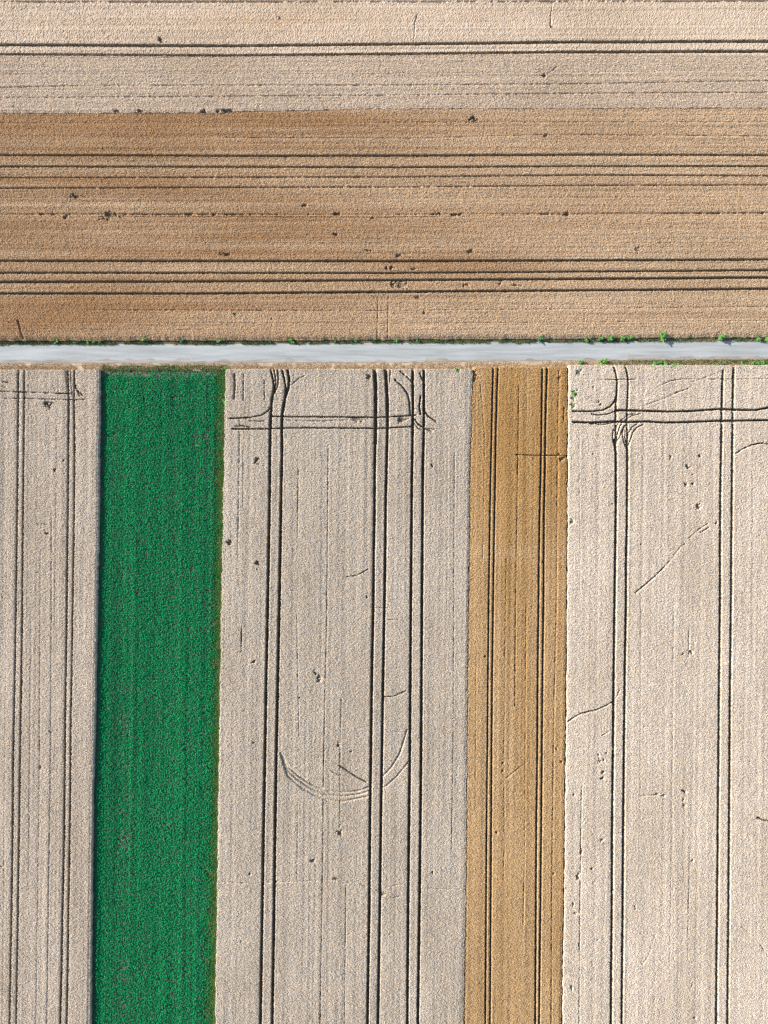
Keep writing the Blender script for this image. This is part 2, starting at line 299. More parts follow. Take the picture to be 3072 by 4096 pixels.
T('right', Zr2([(0, 1005), (40, 975), (100, 940), (230, 910), (320, 870), (372, 838)]), 7, .9, .15); T('right', Zr2([(395, 815), (410, 780), (425, 745)]), 5, .8, .2)
T('right', Zr2([(590, 1620), (725, 1612), (795, 1626)]), 5, .7, .35); T('right', Zr2([(1560, 1800), (1600, 1815), (1659, 1830), (1720, 1850)]), 7, .9, .15); T('right', Zr2([(280, 1120), (340, 1085)]), 5, .6, .3)
T('right', Zr2([(870, 0), (865, 900), (858, 1700)]) + Zr3([(480, 800)]), 4, .45, .5); T('right', Zr2([(600, 0), (595, 1900)]), 4, .3, .6); T('right', Zr2([(1000, 250), (995, 470)]), 6, .5, .4)
T('right', Zr2([(110, 1550), (103, 2074)]) + Zr3([(55, 500), (50, 1066)]), 5, .65, .35); T('right', Zr3([(575, 250), (565, 760)]), 5, .45, .45); T('right', Zr3([(410, 640), (380, 740), (350, 780)]), 5, .5, .4)
T('right', Zr3([(820, 600), (880, 640), (950, 740)]), 4, .4, .4); T('right', Zr3([(495, 100), (500, 760)]), 4, .3, .55); T('right', Zr([(90, 560), (95, 1900)]), 4, .35, .55); T('right', Zr([(1520, 900), (1515, 2000)]), 4, .3, .6)
for a, b, r, q in ((985, 868, 9, 9), (1038, 926, 8, 4), (972, 1010, 8, 8), (1030, 1010, 7, 5), (1080, 1192, 9, 11), (1095, 1300, 8, 6), (205, 760, 5, 4), (245, 330, 8, 8), (262, 350, 7, 5), (845, 790, 4, 10), (205, 215, 5, 6), (600, 1508, 4, 4), (362, 1170, 3, 5), (1218, 1330, 6, 6), (895, 250, 7, 4), (1090, 775, 5, 4)):
    H('right', *Zr([(a, b)])[0], r, q, .9)
for a, b, r, q in ((250, 1290, 5, 10), (262, 1345, 11, 8), (292, 1330, 5, 7), (315, 1268, 4, 4), (287, 1425, 7, 7), (275, 1475, 9, 6), (735, 1610, 9, 5), (785, 1622, 7, 4), (960, 1582, 9, 10), (960, 1700, 6, 6), (950, 1650, 4, 12), (280, 1985, 6, 6), (1575, 1806, 8, 5), (1015, 440, 8, 10), (955, 440, 6, 6), (45, 1610, 4, 5)):
    H('right', *Zr2([(a, b)])[0], r, q, .95)
for a, b, r, q in ((50, 686, 5, 8), (318, 507, 6, 9), (112, 325, 4, 6), (162, 187, 6, 5), (590, 287, 4, 5), (588, 875, 5, 7), (410, 945, 4, 4), (597, 1030, 7, 5), (15, 890, 4, 9), (138, 662, 5, 4), (570, 470, 4, 8), (565, 540, 4, 3), (548, 22, 5, 6), (903, 85, 8, 4), (60, 240, 4, 14), (45, 360, 8, 12), (40, 535, 10, 5), (22, 495, 4, 9)):
    H('right', *Zr3([(a, b)])[0], r, q, .9)

def seg_dist(px, py, ax, ay, bx, by):
    dx, dy = bx - ax, by - ay
    L2 = dx * dx + dy * dy + 1e-9
    t = np.clip(((px - ax) * dx + (py - ay) * dy) / L2, 0, 1)
    return np.hypot(px - ax - t * dx, py - ay - t * dy), t * math.sqrt(L2)

def carve_field(key, x, y):
    """how much of the crop is missing at each point (0 none .. 1 down to the soil)"""
    c = np.zeros_like(x)
    for ti, (p, w, d, gap, rag) in enumerate(TR[key]):
        q = np.stack([X(p[:, 0]), Y(p[:, 1])], 1)
        for end, nxt in ((0, 1), (-1, -2)):                     # run on past the image area
            u, v = p[end]
            if u <= 0 or u >= 3071 or v >= 4095 or v <= 0:
                dirn = q[end] - q[nxt]; dirn = dirn / (np.linalg.norm(dirn) + 1e-9)
                q = np.vstack([q[0] + dirn * 16, q]) if end == 0 else np.vstack([q, q[-1] + dirn * 16])
        s0 = 0.0
        for (ax, ay), (bx, by) in zip(q[:-1], q[1:]):
            m = w * S * 1.2 + 0.3
            idx = np.nonzero((x > min(ax, bx) - m) & (x < max(ax, bx) + m) & (y > min(ay, by) - m) & (y < max(ay, by) + m))[0]
            L = math.hypot(bx - ax, by - ay)
            if len(idx):
                dd, s = seg_dist(x[idx], y[idx], ax, ay, bx, by)
                s = s + s0
                hw = w * S * 0.41 * (1 + rag * 1.1 * (vnoise(s, s * 0 + ti * 7.1, 1.5, ti) - 0.5))
                dep = np.full(len(idx), d)
                if gap > 0:
                    g = 0.45 * vnoise(s, s * 0 + ti * 3.3, 2.4, ti + 20) + 0.3 * vnoise(s, s * 0 + ti * 4.3, 0.8, ti + 40) + 0.25 * vnoise(s, s * 0 + ti * 5.3, 0.2, ti + 60)
                    dep = d * np.clip((g - gap * 0.9) / 0.34, 0.22, 1)
                v = dep * np.clip((hw - dd) / 0.09 + 0.5, 0, 1)
                c[idx] = np.maximum(c[idx], v)
            s0 += L
    for hi, (u, v, ru, rv, d) in enumerate(HOLES[key]):
        hx, hy = float(X(u)), float(Y(v)); a, b = ru * S, rv * S
        idx = np.nonzero((abs(x - hx) < a * 2 + .3) & (abs(y - hy) < b * 2 + .3))[0]
        if not len(idx): continue
        px, py = x[idx] - hx, y[idx] - hy
        r = np.hypot(px / a, py / b)
        ang = 1.2 * (vnoise(x[idx], y[idx], 2.6, hi) - 0.5) + 1.1 * (vnoise(x[idx], y[idx], 6.0, hi + 5) - 0.5)
        c[idx] = np.maximum(c[idx], d * np.clip((1 - r + ang) / 0.25, 0, 1))
    return c

def lines(lo, hi, fine_lo, fine_hi, f, cst):
    """coordinates fine inside the image area and coarse outside it"""
    a = np.arange(lo, fine_lo, cst) if lo < fine_lo else np.zeros(0)
    b = np.arange(max(lo, fine_lo), min(hi, fine_hi), f)
    c = np.arange(fine_hi, hi, cst) if hi > fine_hi else np.zeros(0)
    return np.concatenate([a, b, c, [hi]])

FX0, FX1, FY0, FY1 = -67.0, 67.0, -89.0, 89.0
def crop_field(name, key, lowf, highf, lo, hi, vertical, height, amp, mat, label, cat, step=0.12, ear=0.135, ripe=None, thin_edge=0):
    """a standing crop: canopy surface with every wheel track and gap cut to the soil, walls at its edges.
       vertical: lowf/highf give x edges as a function of y; otherwise y edges as a function of x"""
    a_lo, a_hi = (FY0, FY1) if vertical else (FX0, FX1)
    along = lines(lo, hi, a_lo, a_hi, step, 0.4)
    e0, e1 = lowf(along), highf(along)
    wmax = (e1 - e0).max()
    n_in = int(wmax / step)
    t = np.linspace(0, 1, n_in)
    na, nc = len(along), n_in + 4
    Amat = np.repeat(along[:, None], nc, 1)
    cross = np.empty((na, nc))
    rag0 = 0.2 * (vnoise(along, along * 0, 1.3, 3) - .5) + 0.12 * (vnoise(along, along * 0, 5.0, 4) - .5)
    rag1 = 0.2 * (vnoise(along, along * 0, 1.3, 5) - .5) + 0.12 * (vnoise(along, along * 0, 5.0, 6) - .5)
    E0, E1 = e0 + rag0, e1 + rag1
    cross[:, 2:-2] = E0[:, None] + (E1 - E0)[:, None] * t[None, :]
    cross[:, 1] = E0 - 0.06; cross[:, 0] = E0 - 0.10; cross[:, -2] = E1 + 0.06; cross[:, -1] = E1 + 0.10
    j = step * 0.38
    Amat[1:-1, :] += rng.uniform(-j, j, (na - 2, nc)); cross[:, 3:-3] += rng.uniform(-j, j, (na, nc - 6))
    x, y = (cross, Amat) if vertical else (Amat, cross)
    x, y = x.ravel(), y.ravel()
    c = carve_field(key, x, y)
    def canopy(x, y):
        a_, c_ = (y, x - .0105 * y) if vertical else (x, y - .003 * x)
        return height * (1 + 0.10 * (vnoise(x, y, .12, 9) - .5)) + amp * (0.9 * (vnoise(x, y, 4.0, 1) - .5) + 0.5 * (vnoise(x, y, 1.1, 2) - .5) + 1.9 * (vnoise(c_ * 1.7, a_ * .02, 1.0, 7) - .5) + 1.3 * (vnoise(c_ * 4.1, a_ * .04, 1.0, 8) - .5))
    h = canopy(x, y) - 0.09 + amp * 0.45 * rng.standard_normal(len(x))
    zz = h * (1 - c) + 0.04 * c + np.abs(rng.standard_normal(len(x))) * 0.015
    if thin_edge: zz = zz * (1 - thin_edge * np.clip(1 - ((x if vertical else y) - np.repeat(E0, nc)) / .7, 0, 1))
    g = zz.reshape(na, nc); g[:, 0] = -0.02; g[:, -1] = -0.02; g[:, 1] *= 0.55; g[:, -2] *= 0.55; g[0, :] = -0.02; g[-1, :] = -0.02
    g[1, 1:-1] *= 0.6; g[-2, 1:-1] *= 0.6
    verts = np.stack([x, y, g.ravel()], 1)
    i = np.arange(na * nc).reshape(na, nc)
    if vertical: F = np.stack([i[:-1, :-1], i[:-1, 1:], i[1:, 1:], i[1:, :-1]], -1).reshape(-1, 4)
    else: F = np.stack([i[:-1, :-1], i[1:, :-1], i[1:, 1:], i[:-1, 1:]], -1).reshape(-1, 4)
    cm = c[F]; soil = np.where(cm.min(1) > 0.8, 1, np.where(cm.mean(1) > .35, 2, 0)).astype(np.int32)  # track walls and gap sides take the stalk tone with shade painted in
    # ear clumps: one small leaning diamond of straw each, in the image area
    qa = np.arange(max(lo, a_lo) + .05, min(hi, a_hi) - .05, ear); qc = np.arange(E0.min(), E1.max(), ear)
    A2, C2 = np.meshgrid(qa, qc, indexing='ij'); A2 = A2.ravel(); C2 = C2.ravel()
    A2 = A2 + rng.uniform(-.5, .5, len(A2)) * ear; C2 = C2 + rng.uniform(-.5, .5, len(C2)) * ear
    f0 = np.interp(A2, along, E0); f1 = np.interp(A2, along, E1)
    lim = 78.0 if not vertical else 90.0
    k = (C2 > f0 - .03) & (C2 < f1 + .03) & (A2 > lo) & (A2 < hi) & (C2 > -lim) & (C2 < lim)
    if vertical: k &= np.abs(C2) < 68
    A2, C2, f0, f1 = A2[k], C2[k], f0[k], f1[k]
    ex, ey = (C2, A2) if vertical else (A2, C2)
    ce = carve_field(key, ex, ey)
    k = rng.random(len(ce)) > ce * 1.25
    ex, ey, ce, C2, f0, f1 = ex[k], ey[k], ce[k], C2[k], f0[k], f1[k]
    n = len(ex)
    ez = canopy(ex, ey) * (1 - ce) + .04 + amp * 0.5 * rng.standard_normal(n)
    edge = np.minimum(C2 - f0, f1 - C2); ez *= 1 - 0.28 * np.clip(1 - edge / .45, 0, 1) * rng.random(n)
    if thin_edge: ez *= 1 - thin_edge * np.clip(1 - (C2 - f0) / .7, 0, 1)
    nr = np.stack([rng.normal(0, .2, n), rng.normal(0, .2, n), np.ones(n)], 1)
    # stalks lean out over the wheel tracks and over the edge of the field
    q = .13
    nr[:, 0] += .6 * (carve_field(key, ex + q, ey) - carve_field(key, ex - q, ey)); nr[:, 1] += .6 * (carve_field(key, ex, ey + q) - carve_field(key, ex, ey - q))
    nr[:, 0 if vertical else 1] += 1.1 * (np.clip(1 - (f1 - C2) / .4, 0, 1) - np.clip(1 - (C2 - f0) / .4, 0, 1))
    if vertical: nr[:, 1] += 1.1 * np.clip(1 - (hi - ey) / .4, 0, 1)
    ev, ef = leaf_quads(np.stack([ex, ey, ez], 1), nr, rng.uniform(.075, .13, n), .62)
    nb, fb = len(verts), len(F)
    o = quads_object(name, np.vstack([verts, ev]), np.vstack([F, ef + nb]), [mat, M_track, M_stalk_shade], np.concatenate([soil, np.zeros(n, np.int32)]))
    me = o.data
    fx = np.concatenate([x[F[:, 0]], ex]); fy = np.concatenate([y[F[:, 0]], ey])
    tone = np.concatenate([.15 + rng.random(fb) * .4, np.clip(rng.beta(3.6, 3.2, n) + .35 * (vnoise(ex, ey, 1.5, 14) - .5), 0, 1)])
    at = me.attributes.new('tone', 'FLOAT', 'FACE'); at.data.foreach_set('value', tone.astype(np.float32))
    rp = np.clip(ripe(fx, fy) * (.2 + .9 * vnoise(fx * (1 if vertical else .1), fy * (.1 if vertical else 1), .35, 15) + .7 * vnoise(fx * (1 if vertical else .02), fy * (.02 if vertical else 1), 1.5, 16)), 0, 1) if ripe else np.zeros(len(fx))
    at = me.attributes.new('ripe', 'FLOAT', 'FACE'); at.data.foreach_set('value', rp.astype(np.float32))
    return tag(o, label, cat, kind='thing')

# edges of the strips (image pixels)
bound = lerp_edge([(X(-400), Y(456)), (X(0), Y(455)), (X(900), Y(453)), (X(1000), Y(446)), (X(1536), Y(436)), (X(3072), Y(433)), (X(3500), Y(432))])
ubot = lerp_edge([(X(-400), Y(1358)), (X(0), Y(1360)), (X(1024), Y(1359)), (X(2048), Y(1352)), (X(3072), Y(1346)), (X(3500), Y(1344))])
def vedge(pts):
    pts = sorted([(float(Y(v)), float(X(u))) for u, v in pts]); return lerp_edge(pts)
def ext(pts):
    (u0, v0), (u1, v1) = pts[-2], pts[-1]
    k = 400 / (v1 - v0); return pts + [(u1 + (u1 - u0) * k, v1 + 400)]
eL = vedge(ext([(398, 1460), (393, 2000), (386, 2450), (378, 2900), (369, 3200), (361, 4096)]))
eS = vedge(ext([(905, 1460), (896, 1900), (887, 2450), (880, 2800), (875, 3200), (862, 4096)]))
eM = vedge(ext([(1893, 1460), (1884, 1700), (1878, 1900), (1872, 2450), (1868, 2800), (1864, 3400), (1855, 4096)]))
eG = vedge(ext([(2272, 1440), (2270, 1700), (2267, 2450), (2257, 3400), (2247, 4096)]))
YB = float(Y(4096)) - 12
XL, XR, YT = float(X(0)) - 12, float(X(3072)) + 12, float(Y(0)) + 12
const = lambda v: (lambda t: np.full_like(np.asarray(t, float), v))
off = lambda f, d: (lambda t: f(t) + d)

def gauss(u, v, su, sv): return lambda x, y: np.exp(-((x - X(u)) / (su * S)) ** 2 - ((y - Y(v)) / (sv * S)) ** 2)
def blobs(base, *bl):
    fs = [(gauss(*b[:4]), b[4]) for b in bl]
    return lambda x, y: base + sum(a * f(x, y) for f, a in fs)
R_brown = blobs(.16, (150, 1270, 560, 100, .7), (300, 480, 1400, 80, .45), (200, 900, 1700, 480, .62), (1500, 500, 700, 70, .3), (1500, 1000, 900, 200, .2))
R_gold = blobs(.42, (2060, 1720, 320, 330, .4), (2060, 2213, 260, 28, -.32), (2060, 2000, 400, 500, .25))
R_top = blobs(.1, (900, 60, 900, 120, .25))
crop_field('wheat_field', 'top', off(bound, 0.02), const(YT), XL, XR, False, 0.86, 0.05, M_top,
           'pale straw wheat field at the top with one close pair of dark wheel tracks', 'wheat field', ripe=R_top)
crop_field('wheat_field', 'brown', ubot, off(bound, -0.10), XL, XR, False, 0.80, 0.065, M_brown,
           'golden brown wheat field directly above the road, striped by many long wheel tracks', 'wheat field', ripe=R_brown, thin_edge=.45)
crop_field('wheat_field', 'left', const(XL), eL, YB, float(Y(1477)), True, 0.88, 0.045, M_left,
           'pale wheat field to the left of the green strip, below the road', 'wheat field')
crop_field('wheat_field', 'mid', eS, off(eM, -0.06), YB, float(Y(1476)), True, 0.86, 0.045, M_mid,
           'pale greyish wheat field between the green strip and the narrow golden strip', 'wheat field')
crop_field('barley_field', 'gold', off(eM, 0.06), off(eG, -0.16), YB, float(Y(1466)), True, 0.74, 0.045, M_gold,
           'narrow golden barley strip between two paler wheat fields', 'barley field', ripe=R_gold)
crop_field('wheat_field', 'right', off(eG, 0.14), const(XR), YB, float(Y(1460)), True, 0.86, 0.042, M_right,
           'cream wheat field to the right of the golden strip, with curved turning tracks', 'wheat field')

# ------------------------------------------------------------------ ground, road
def sheet(name, xs, ylo, yhi, n, zf, mat):
    t = np.linspace(0, 1, n)
    x = np.repeat(xs[:, None], n, 1); y = ylo[:, None] + (yhi - ylo)[:, None] * t[None, :]
    v = np.stack([x, y, zf(x, y, t[None, :] + 0 * x)], -1).reshape(-1, 3)
    i = np.arange(len(xs) * n).reshape(len(xs), n)
    F = np.stack([i[:-1, :-1], i[1:, :-1], i[1:, 1:], i[:-1, 1:]], -1).reshape(-1, 4)
    return quads_object(name, v, F, [mat], smooth=True)

gx = np.concatenate([[-3000, -800, -200], np.arange(-84, 84.1, 2.0), [200, 800, 3000]])
tag(sheet('ground', gx, np.full(len(gx), -3000.), np.full(len(gx), 3000.), 60, lambda x, y, t: 0 * x, M_soil), kind='structure')

def road_material():
    m, nt, b = base_mat('pale worn concrete', 0.85)
    pos = nt.nodes.new('ShaderNodeNewGeometry').outputs['Position']
    n1 = noise(nt, pos, 0.55, 5.0, (0.16, 2.4, 1), 0.6)
    col = ramp(nt, n1.outputs['Fac'], [(0.3, s2l((148, 151, 149))), (0.5, s2l((166, 169, 168))), (0.7, s2l((182, 185, 184)))])
    n2 = noise(nt, pos, 9.0, 3.0)
    col = mix(nt, 1.0, col, ramp(nt, n2.outputs['Fac'], [(0.3, (.93, .93, .93, 1)), (0.7, (1.05, 1.05, 1.05, 1))]), 'MULTIPLY')
    n3 = noise(nt, pos, 1.3, 4.0, (0.35, 1.6, 1), 0.7)
    col = mix(nt, ramp(nt, n3.outputs['Fac'], [(0.66, (0, 0, 0, 1)), (0.80, (.8, .8, .8, 1))]), col, s2l((142, 132, 118)))
    nt.links.new(col, b.inputs['Base Color'])
    return m
rx = np.arange(XL - 30, XR + 30, 0.3)
rtop = np.interp(rx, X([-800, 0, 1024, 2048, 3072, 3900]), Y([1377, 1374, 1372, 1366, 1358, 1352]))
rbot = np.interp(rx, X([-800, 0, 1024, 1600, 2048, 3072, 3900]), Y([1452, 1450, 1449, 1447, 1441, 1436, 1432]))
rtop = rtop + 0.10 * (vnoise(rx, rx * 0, 1.2, 31) - .5); rbot = rbot + 0.12 * (vnoise(rx, rx * 0, 1.0, 32) - .5)
road_z = lambda x, y, t: 0.03 + 0.05 * (1 - (2 * t - 1) ** 2)
tag(sheet('road', rx, rbot, rtop, 14, road_z, road_material()), kind='structure')

# dirt washed over the road's lower edge, thicker just after each joint of the concrete
M_dirt = patchy_mat('grey brown road dirt', [(0.3, (134, 128, 120)), (0.5, (160, 154, 146)), (0.72, (182, 176, 166))], 1.2, 5.0, (0.25, 1.5, 1))
pu = np.array([-500, 0, 230, 330, 560, 700, 800, 930, 1024, 1100, 1150, 1250, 1400, 1500, 1640, 1698, 1701, 1760, 1800, 1960, 2070, 2260, 2320, 2350, 2400, 2430, 2480, 2512, 2515, 2560, 2700, 3072, 3600])
pv = np.array([1440, 1440, 1437, 1435, 1433, 1434, 1441, 1436, 1434, 1437, 1431, 1443, 1445, 1437, 1444, 1441, 1423, 1427, 1436, 1437, 1432, 1433, 1437, 1427, 1435, 1426, 1437, 1438, 1416, 1421, 1424, 1421, 1420])
rx2 = np.sort(np.concatenate([np.arange(XL - 30, XR + 30, 0.25), X(pu)]))
dtop = np.interp(rx2, X(pu), Y(pv)) + 0.35 * (vnoise(rx2, rx2 * 0, .8, 40) - .5) + 0.18 * (vnoise(rx2, rx2 * 0, 3.7, 41) - .5)
dbot = np.interp(rx2, rx, rbot) - 0.02
def dirt_z(x, y, t):
    lo = np.interp(x, rx, rbot); hi = np.interp(x, rx, rtop)
    return road_z(x, y, np.clip((y - lo) / (hi - lo), 0, 1)) + 0.006 + 0.015 * np.sin(np.pi * np.clip(t, 0, 1)) ** .5 - 0.02 * (t < .01)
tag(sheet('dirt', rx2, dbot, dtop, 9, dirt_z, M_dirt), kind='structure')

M_vsoil = patchy_mat('dusty verge soil', [(0.3, (150, 130, 104)), (0.5, (182, 160, 132)), (0.72, (206, 186, 158))], 1.5, 5.0, (.5, 1.2, 1))
M_vsoil2 = patchy_mat('weedy verge soil', [(0.3, (86, 84, 56)), (0.5, (116, 106, 76)), (0.72, (150, 132, 104))], 1.1, 5.0)
rx3 = np.arange(XL - 30, XR + 30, 0.2)
lo3 = np.interp(rx3, X([0, 1800, 3072]), Y([1482, 1479, 1465])); hi3 = np.interp(rx3, rx, rbot) + .06
tag(sheet('verge', rx3, lo3, hi3, 8, lambda x, y, t: .012 + .05 * vnoise(x, y, 2.6, 70) * np.sin(np.pi * np.clip(t, 0, 1)) ** .5, M_vsoil), kind='structure')
lo4 = np.interp(rx3, rx, rtop) - .06; hi4 = ubot(rx3) + .25
tag(sheet('verge', rx3, lo4, hi4, 6, lambda x, y, t: .012 + .08 * vnoise(x, y, 2.6, 71) * np.sin(np.pi * np.clip(t, 0, 1)) ** .5, M_vsoil2), kind='structure')

# ------------------------------------------------------------------ grass, leaves
def blades(name, x, y, z0, length, width, lean, mat):
    n = len(x)
    az = rng.uniform(0, 2 * np.pi, n); le = rng.uniform(0.15, 1.0, n) * lean
    dx, dy, dz = np.cos(az) * np.sin(le), np.sin(az) * np.sin(le), np.cos(le)
    wx, wy = -np.sin(az) * width * .5, np.cos(az) * width * .5
    b = np.stack([x, y, np.full(n, z0) if np.isscalar(z0) else z0], 1)
    tip = b + np.stack([dx, dy, dz], 1) * length[:, None]
    wv = np.stack([wx, wy, 0 * wx], 1)
    v = np.stack([b - wv, b + wv, tip + wv * .25, tip - wv * .25], 1).reshape(-1, 3)
    return quads_object(name, v, np.arange(4 * n).reshape(n, 4), [mat])

M_straw = patchy_mat('dry verge grass', [(0.28, (168, 146, 116)), (0.5, (204, 178, 144)), (0.72, (226, 204, 170))], 1.1, 5.0)
M_olive = patchy_mat('olive verge grass', [(0.3, (84, 92, 52)), (0.5, (112, 112, 62)), (0.72, (150, 134, 84))], 0.9, 4.0)
M_rank = patchy_mat('rank green grass', [(0.3, (60, 92, 48)), (0.5, (104, 118, 70)), (0.72, (156, 136, 96))], 0.6, 4.0)
M_margin = patchy_mat('grassy crop margin', [(0.3, (68, 112, 48)), (0.5, (92, 128, 56)), (0.72, (130, 140, 76))], 0.8, 4.0)

n = 70000
x = rng.uniform(XL, XR, n); lo = np.interp(x, X([0, 1800, 3072]), Y([1477, 1474, 1460])); hi = np.interp(x, rx, rbot) + .03
t = rng.random(n); y = lo + (hi - lo) * t
keep = (x < X(2440)) | (rng.random(n) < 0.25)
keep &= (rng.random(n) < 1.2 - 0.5 * t) & (vnoise(x, y, .9, 50) > 0.1 + .2 * t)
L = rng.uniform(.10, .34, n) * (1.1 - .6 * t)
tag(blades('dry_grass', x[keep], y[keep], 0.0, L[keep], rng.uniform(.03, .08, n)[keep], 1.3, M_straw), kind='stuff')
n = 12000
x = rng.uniform(float(X(2380)), XR, n); lo = np.interp(x, X([0, 1800, 3072]), Y([1477, 1474, 1460])); hi = np.interp(x, rx, rbot) + .05
y = lo + (hi - lo) * rng.random(n)
keep = rng.random(n) < np.clip((x - X(2380)) / 6, 0, 1)
tag(blades('olive_grass', x[keep], y[keep], 0.0, rng.uniform(.12, .3, n)[keep], rng.uniform(.04, .09, n)[keep], 1.2, M_olive), kind='stuff')
n = 30000
x = rng.uniform(XL, XR, n); lo = np.interp(x, rx, rtop) - .25 * vnoise(x, x * 0, .6, 57); hi = ubot(x) - .05
y = lo + (hi - lo) * rng.random(n)
keep = vnoise(x, y, .5, 52) > 0.28
tag(blades('verge_grass', x[keep], y[keep], 0.0, rng.uniform(.12, .42, n)[keep], rng.uniform(.03, .08, n)[keep], 1.2, M_rank), kind='stuff')
# grassy margin of the green strip (its right side and its head at the road)
n = 46000
y = rng.uniform(YB, float(Y(1478)), n); e = eS(y); wdt = 2.3 + 1.2 * (vnoise(y, y * 0, .15, 53) - .5)
x = e - .05 - wdt * rng.random(n) ** 1.25
n2 = 5200
y2 = rng.uniform(float(Y(1482)), float(Y(1460)), n2); x2 = rng.uniform(float(X(400)), float(X(905)), n2)
k2 = vnoise(x2, y2, .35, 54) > .38
x = np.concatenate([x, x2[k2]]); y = np.concatenate([y, y2[k2]])
tag(blades('margin_grass', x, y, 0.0, rng.uniform(.12, .34, len(x)), rng.uniform(.04, .09, len(x)), 1.25, M_margin), kind='stuff')

M_soy = patchy_mat('bean leaves', [(0.28, (4, 108, 64)), (0.5, (12, 132, 80)), (0.74, (60, 158, 96))], 3.2, 3.0, rough=0.9,
                   stops2=[(0.3, (.60, .74, .80)), (0.5, (1, 1, 1)), (0.68, (1.5, 1.22, 1.2))], scale2=1.0, stretch2=(1.3, .012, 1))
M_soy.node_tree.nodes['Principled BSDF'].inputs['Specular IOR Level'].default_value = .05
row = 0.27
pl = []
ys = np.arange(YB, float(Y(1480)), 0.25)
for yy in ys:
    a, b = float(eL(yy)) + .45, float(eS(yy)) - .55
    xs_ = np.arange(a - a % row, b, row)
    pl.append(np.stack([xs_ - 0.0125 * (yy - 20) * 0 + 0 * xs_, np.full(len(xs_), yy)], 1))
pl = np.concatenate(pl)
pl = pl + rng.normal(0, .055, pl.shape)
px, py = pl[:, 0], pl[:, 1]
stripe = vnoise(px - .0105 * py, py * .012, 1.6, 61)
ph = 0.55 * vnoise(px, py, .45, 60) + 0.55 * stripe + .12 + .35 * vnoise(px, py, 1.7, 62)
dR = (eS(py) - px); dL = px - eL(py); dT = float(Y(1478)) - py
vig = np.clip(dR / 2.6, 0.15, 1) * np.clip(dT / 1.5, .4, 1) * np.clip(dL / 1.2 + .25, .2, 1)
keep = (rng.random(len(px)) < np.clip((ph - .2) * 2.4, .75, .99)) & (rng.random(len(px)) < vig + .15)
px, py, vig, stripe = px[keep], py[keep], vig[keep], stripe[keep]
nl = 11
n = len(px)
cx = np.repeat(px, nl); cy = np.repeat(py, nl); vg = np.repeat(vig * (.6 + .3 * vnoise(px, py, .5, 60) + .5 * stripe), nl)
ang = rng.uniform(0, 2 * np.pi, n * nl); rr = .17 * np.sqrt(rng.random(n * nl)) * (.6 + .4 * vg)
cz = (.46 - rr * 1.3) * vg * np.repeat(rng.uniform(.6, 1.15, n), nl) * rng.uniform(.55, 1.05, n * nl) + .04
cen = np.stack([cx + rr * np.cos(ang), cy + rr * np.sin(ang), cz], 1)
nr = np.stack([np.cos(ang) * .6, np.sin(ang) * .6, np.full(n * nl, 1.0)], 1) + rng.normal(0, .25, (n * nl, 3))
v, F = leaf_quads(cen, nr, rng.uniform(.06, .11, n * nl) * (.75 + .3 * vg))
tag(quads_object('soybean_field', v, F, [M_soy]), 'dark green leafy bean strip between two pale wheat fields below the road', 'bean field', kind='thing')

# ------------------------------------------------------------------ weeds, one by one
M_weed = patchy_mat('bright weed leaves', [(0.3, (66, 122, 54)), (0.5, (98, 156, 68)), (0.72, (146, 184, 100))], 5.0, 2.0, rough=.6)
M_weed2 = patchy_mat('dull weed leaves', [(0.3, (48, 100, 60)), (0.5, (72, 132, 76)), (0.72, (108, 150, 90))], 5.0, 2.0, rough=.6)
M_dry = patchy_mat('dry weed stalks', [(0.3, (104, 84, 70)), (0.6, (136, 110, 92)), (0.8, (164, 134, 110))], 5.0, 2.0)
M_flower = patchy_mat('white petals', [(0.3, (190, 190, 190)), (0.7, (220, 220, 216))], 5.0, 2.0)
def weed_mesh(name, mat, stems=7, leaves=26, spread=.46, h=1.0, size=.12, extra=None):
    V, F, MI, k = [], [], [], 0
    for s in range(stems):
        az = rng.uniform(0, 2 * np.pi); le = rng.uniform(.05, 1.0) * spread; hh = h * rng.uniform(.65, 1.0) * (1 - .35 * le / spread)
        tip = np.array([math.cos(az) * le, math.sin(az) * le, hh])
        wv = np.array([-math.sin(az), math.cos(az), 0]) * .012; wu = np.array([math.cos(az), math.sin(az), 0]) * .012
        for w_ in (wv, wu):
            V += [-w_, w_, tip + w_ * .4, tip - w_ * .4]; F.append([k, k + 1, k + 2, k + 3]); MI.append(0); k += 4
        t = rng.random(leaves) ** .7
        base = tip[None] * t[:, None] * np.array([1, 1, 1]) + np.array([0, 0, .03])
        aa = rng.uniform(0, 2 * np.pi, leaves); r = rng.uniform(.03, .16, leaves) * (1.1 - .55 * t)
        c = base + np.stack([np.cos(aa) * r, np.sin(aa) * r, -r * .2], 1)
        nr = np.stack([np.cos(aa) * .5, np.sin(aa) * .5, np.ones(leaves)], 1) + rng.normal(0, .3, (leaves, 3))
        lv, lf = leaf_quads(c, nr, rng.uniform(.6, 1.15, leaves) * size * (1.1 - .45 * t), .5)
        V += list(lv); F += list(lf + k); MI += [1 if (extra and tt > .8) else 0 for tt in t]; k += len(lv)
    o = quads_object(name, np.array(V), np.array(F), [mat] + ([extra] if extra else []), np.array(MI))
    return o
protos = {'g': [weed_mesh('weed', M_weed, rng.integers(8, 12), 42) for _ in range(4)],
          'd': [weed_mesh('weed', M_weed2, rng.integers(6, 9), 34) for _ in range(3)],
          'b': [weed_mesh('dead_weed', M_dry, 9, 12, .5, 1.2, .05)],
          'f': [weed_mesh('flowering_weed', M_weed2, 6, 16, .4, .7, .06, M_flower)]}
used = set()
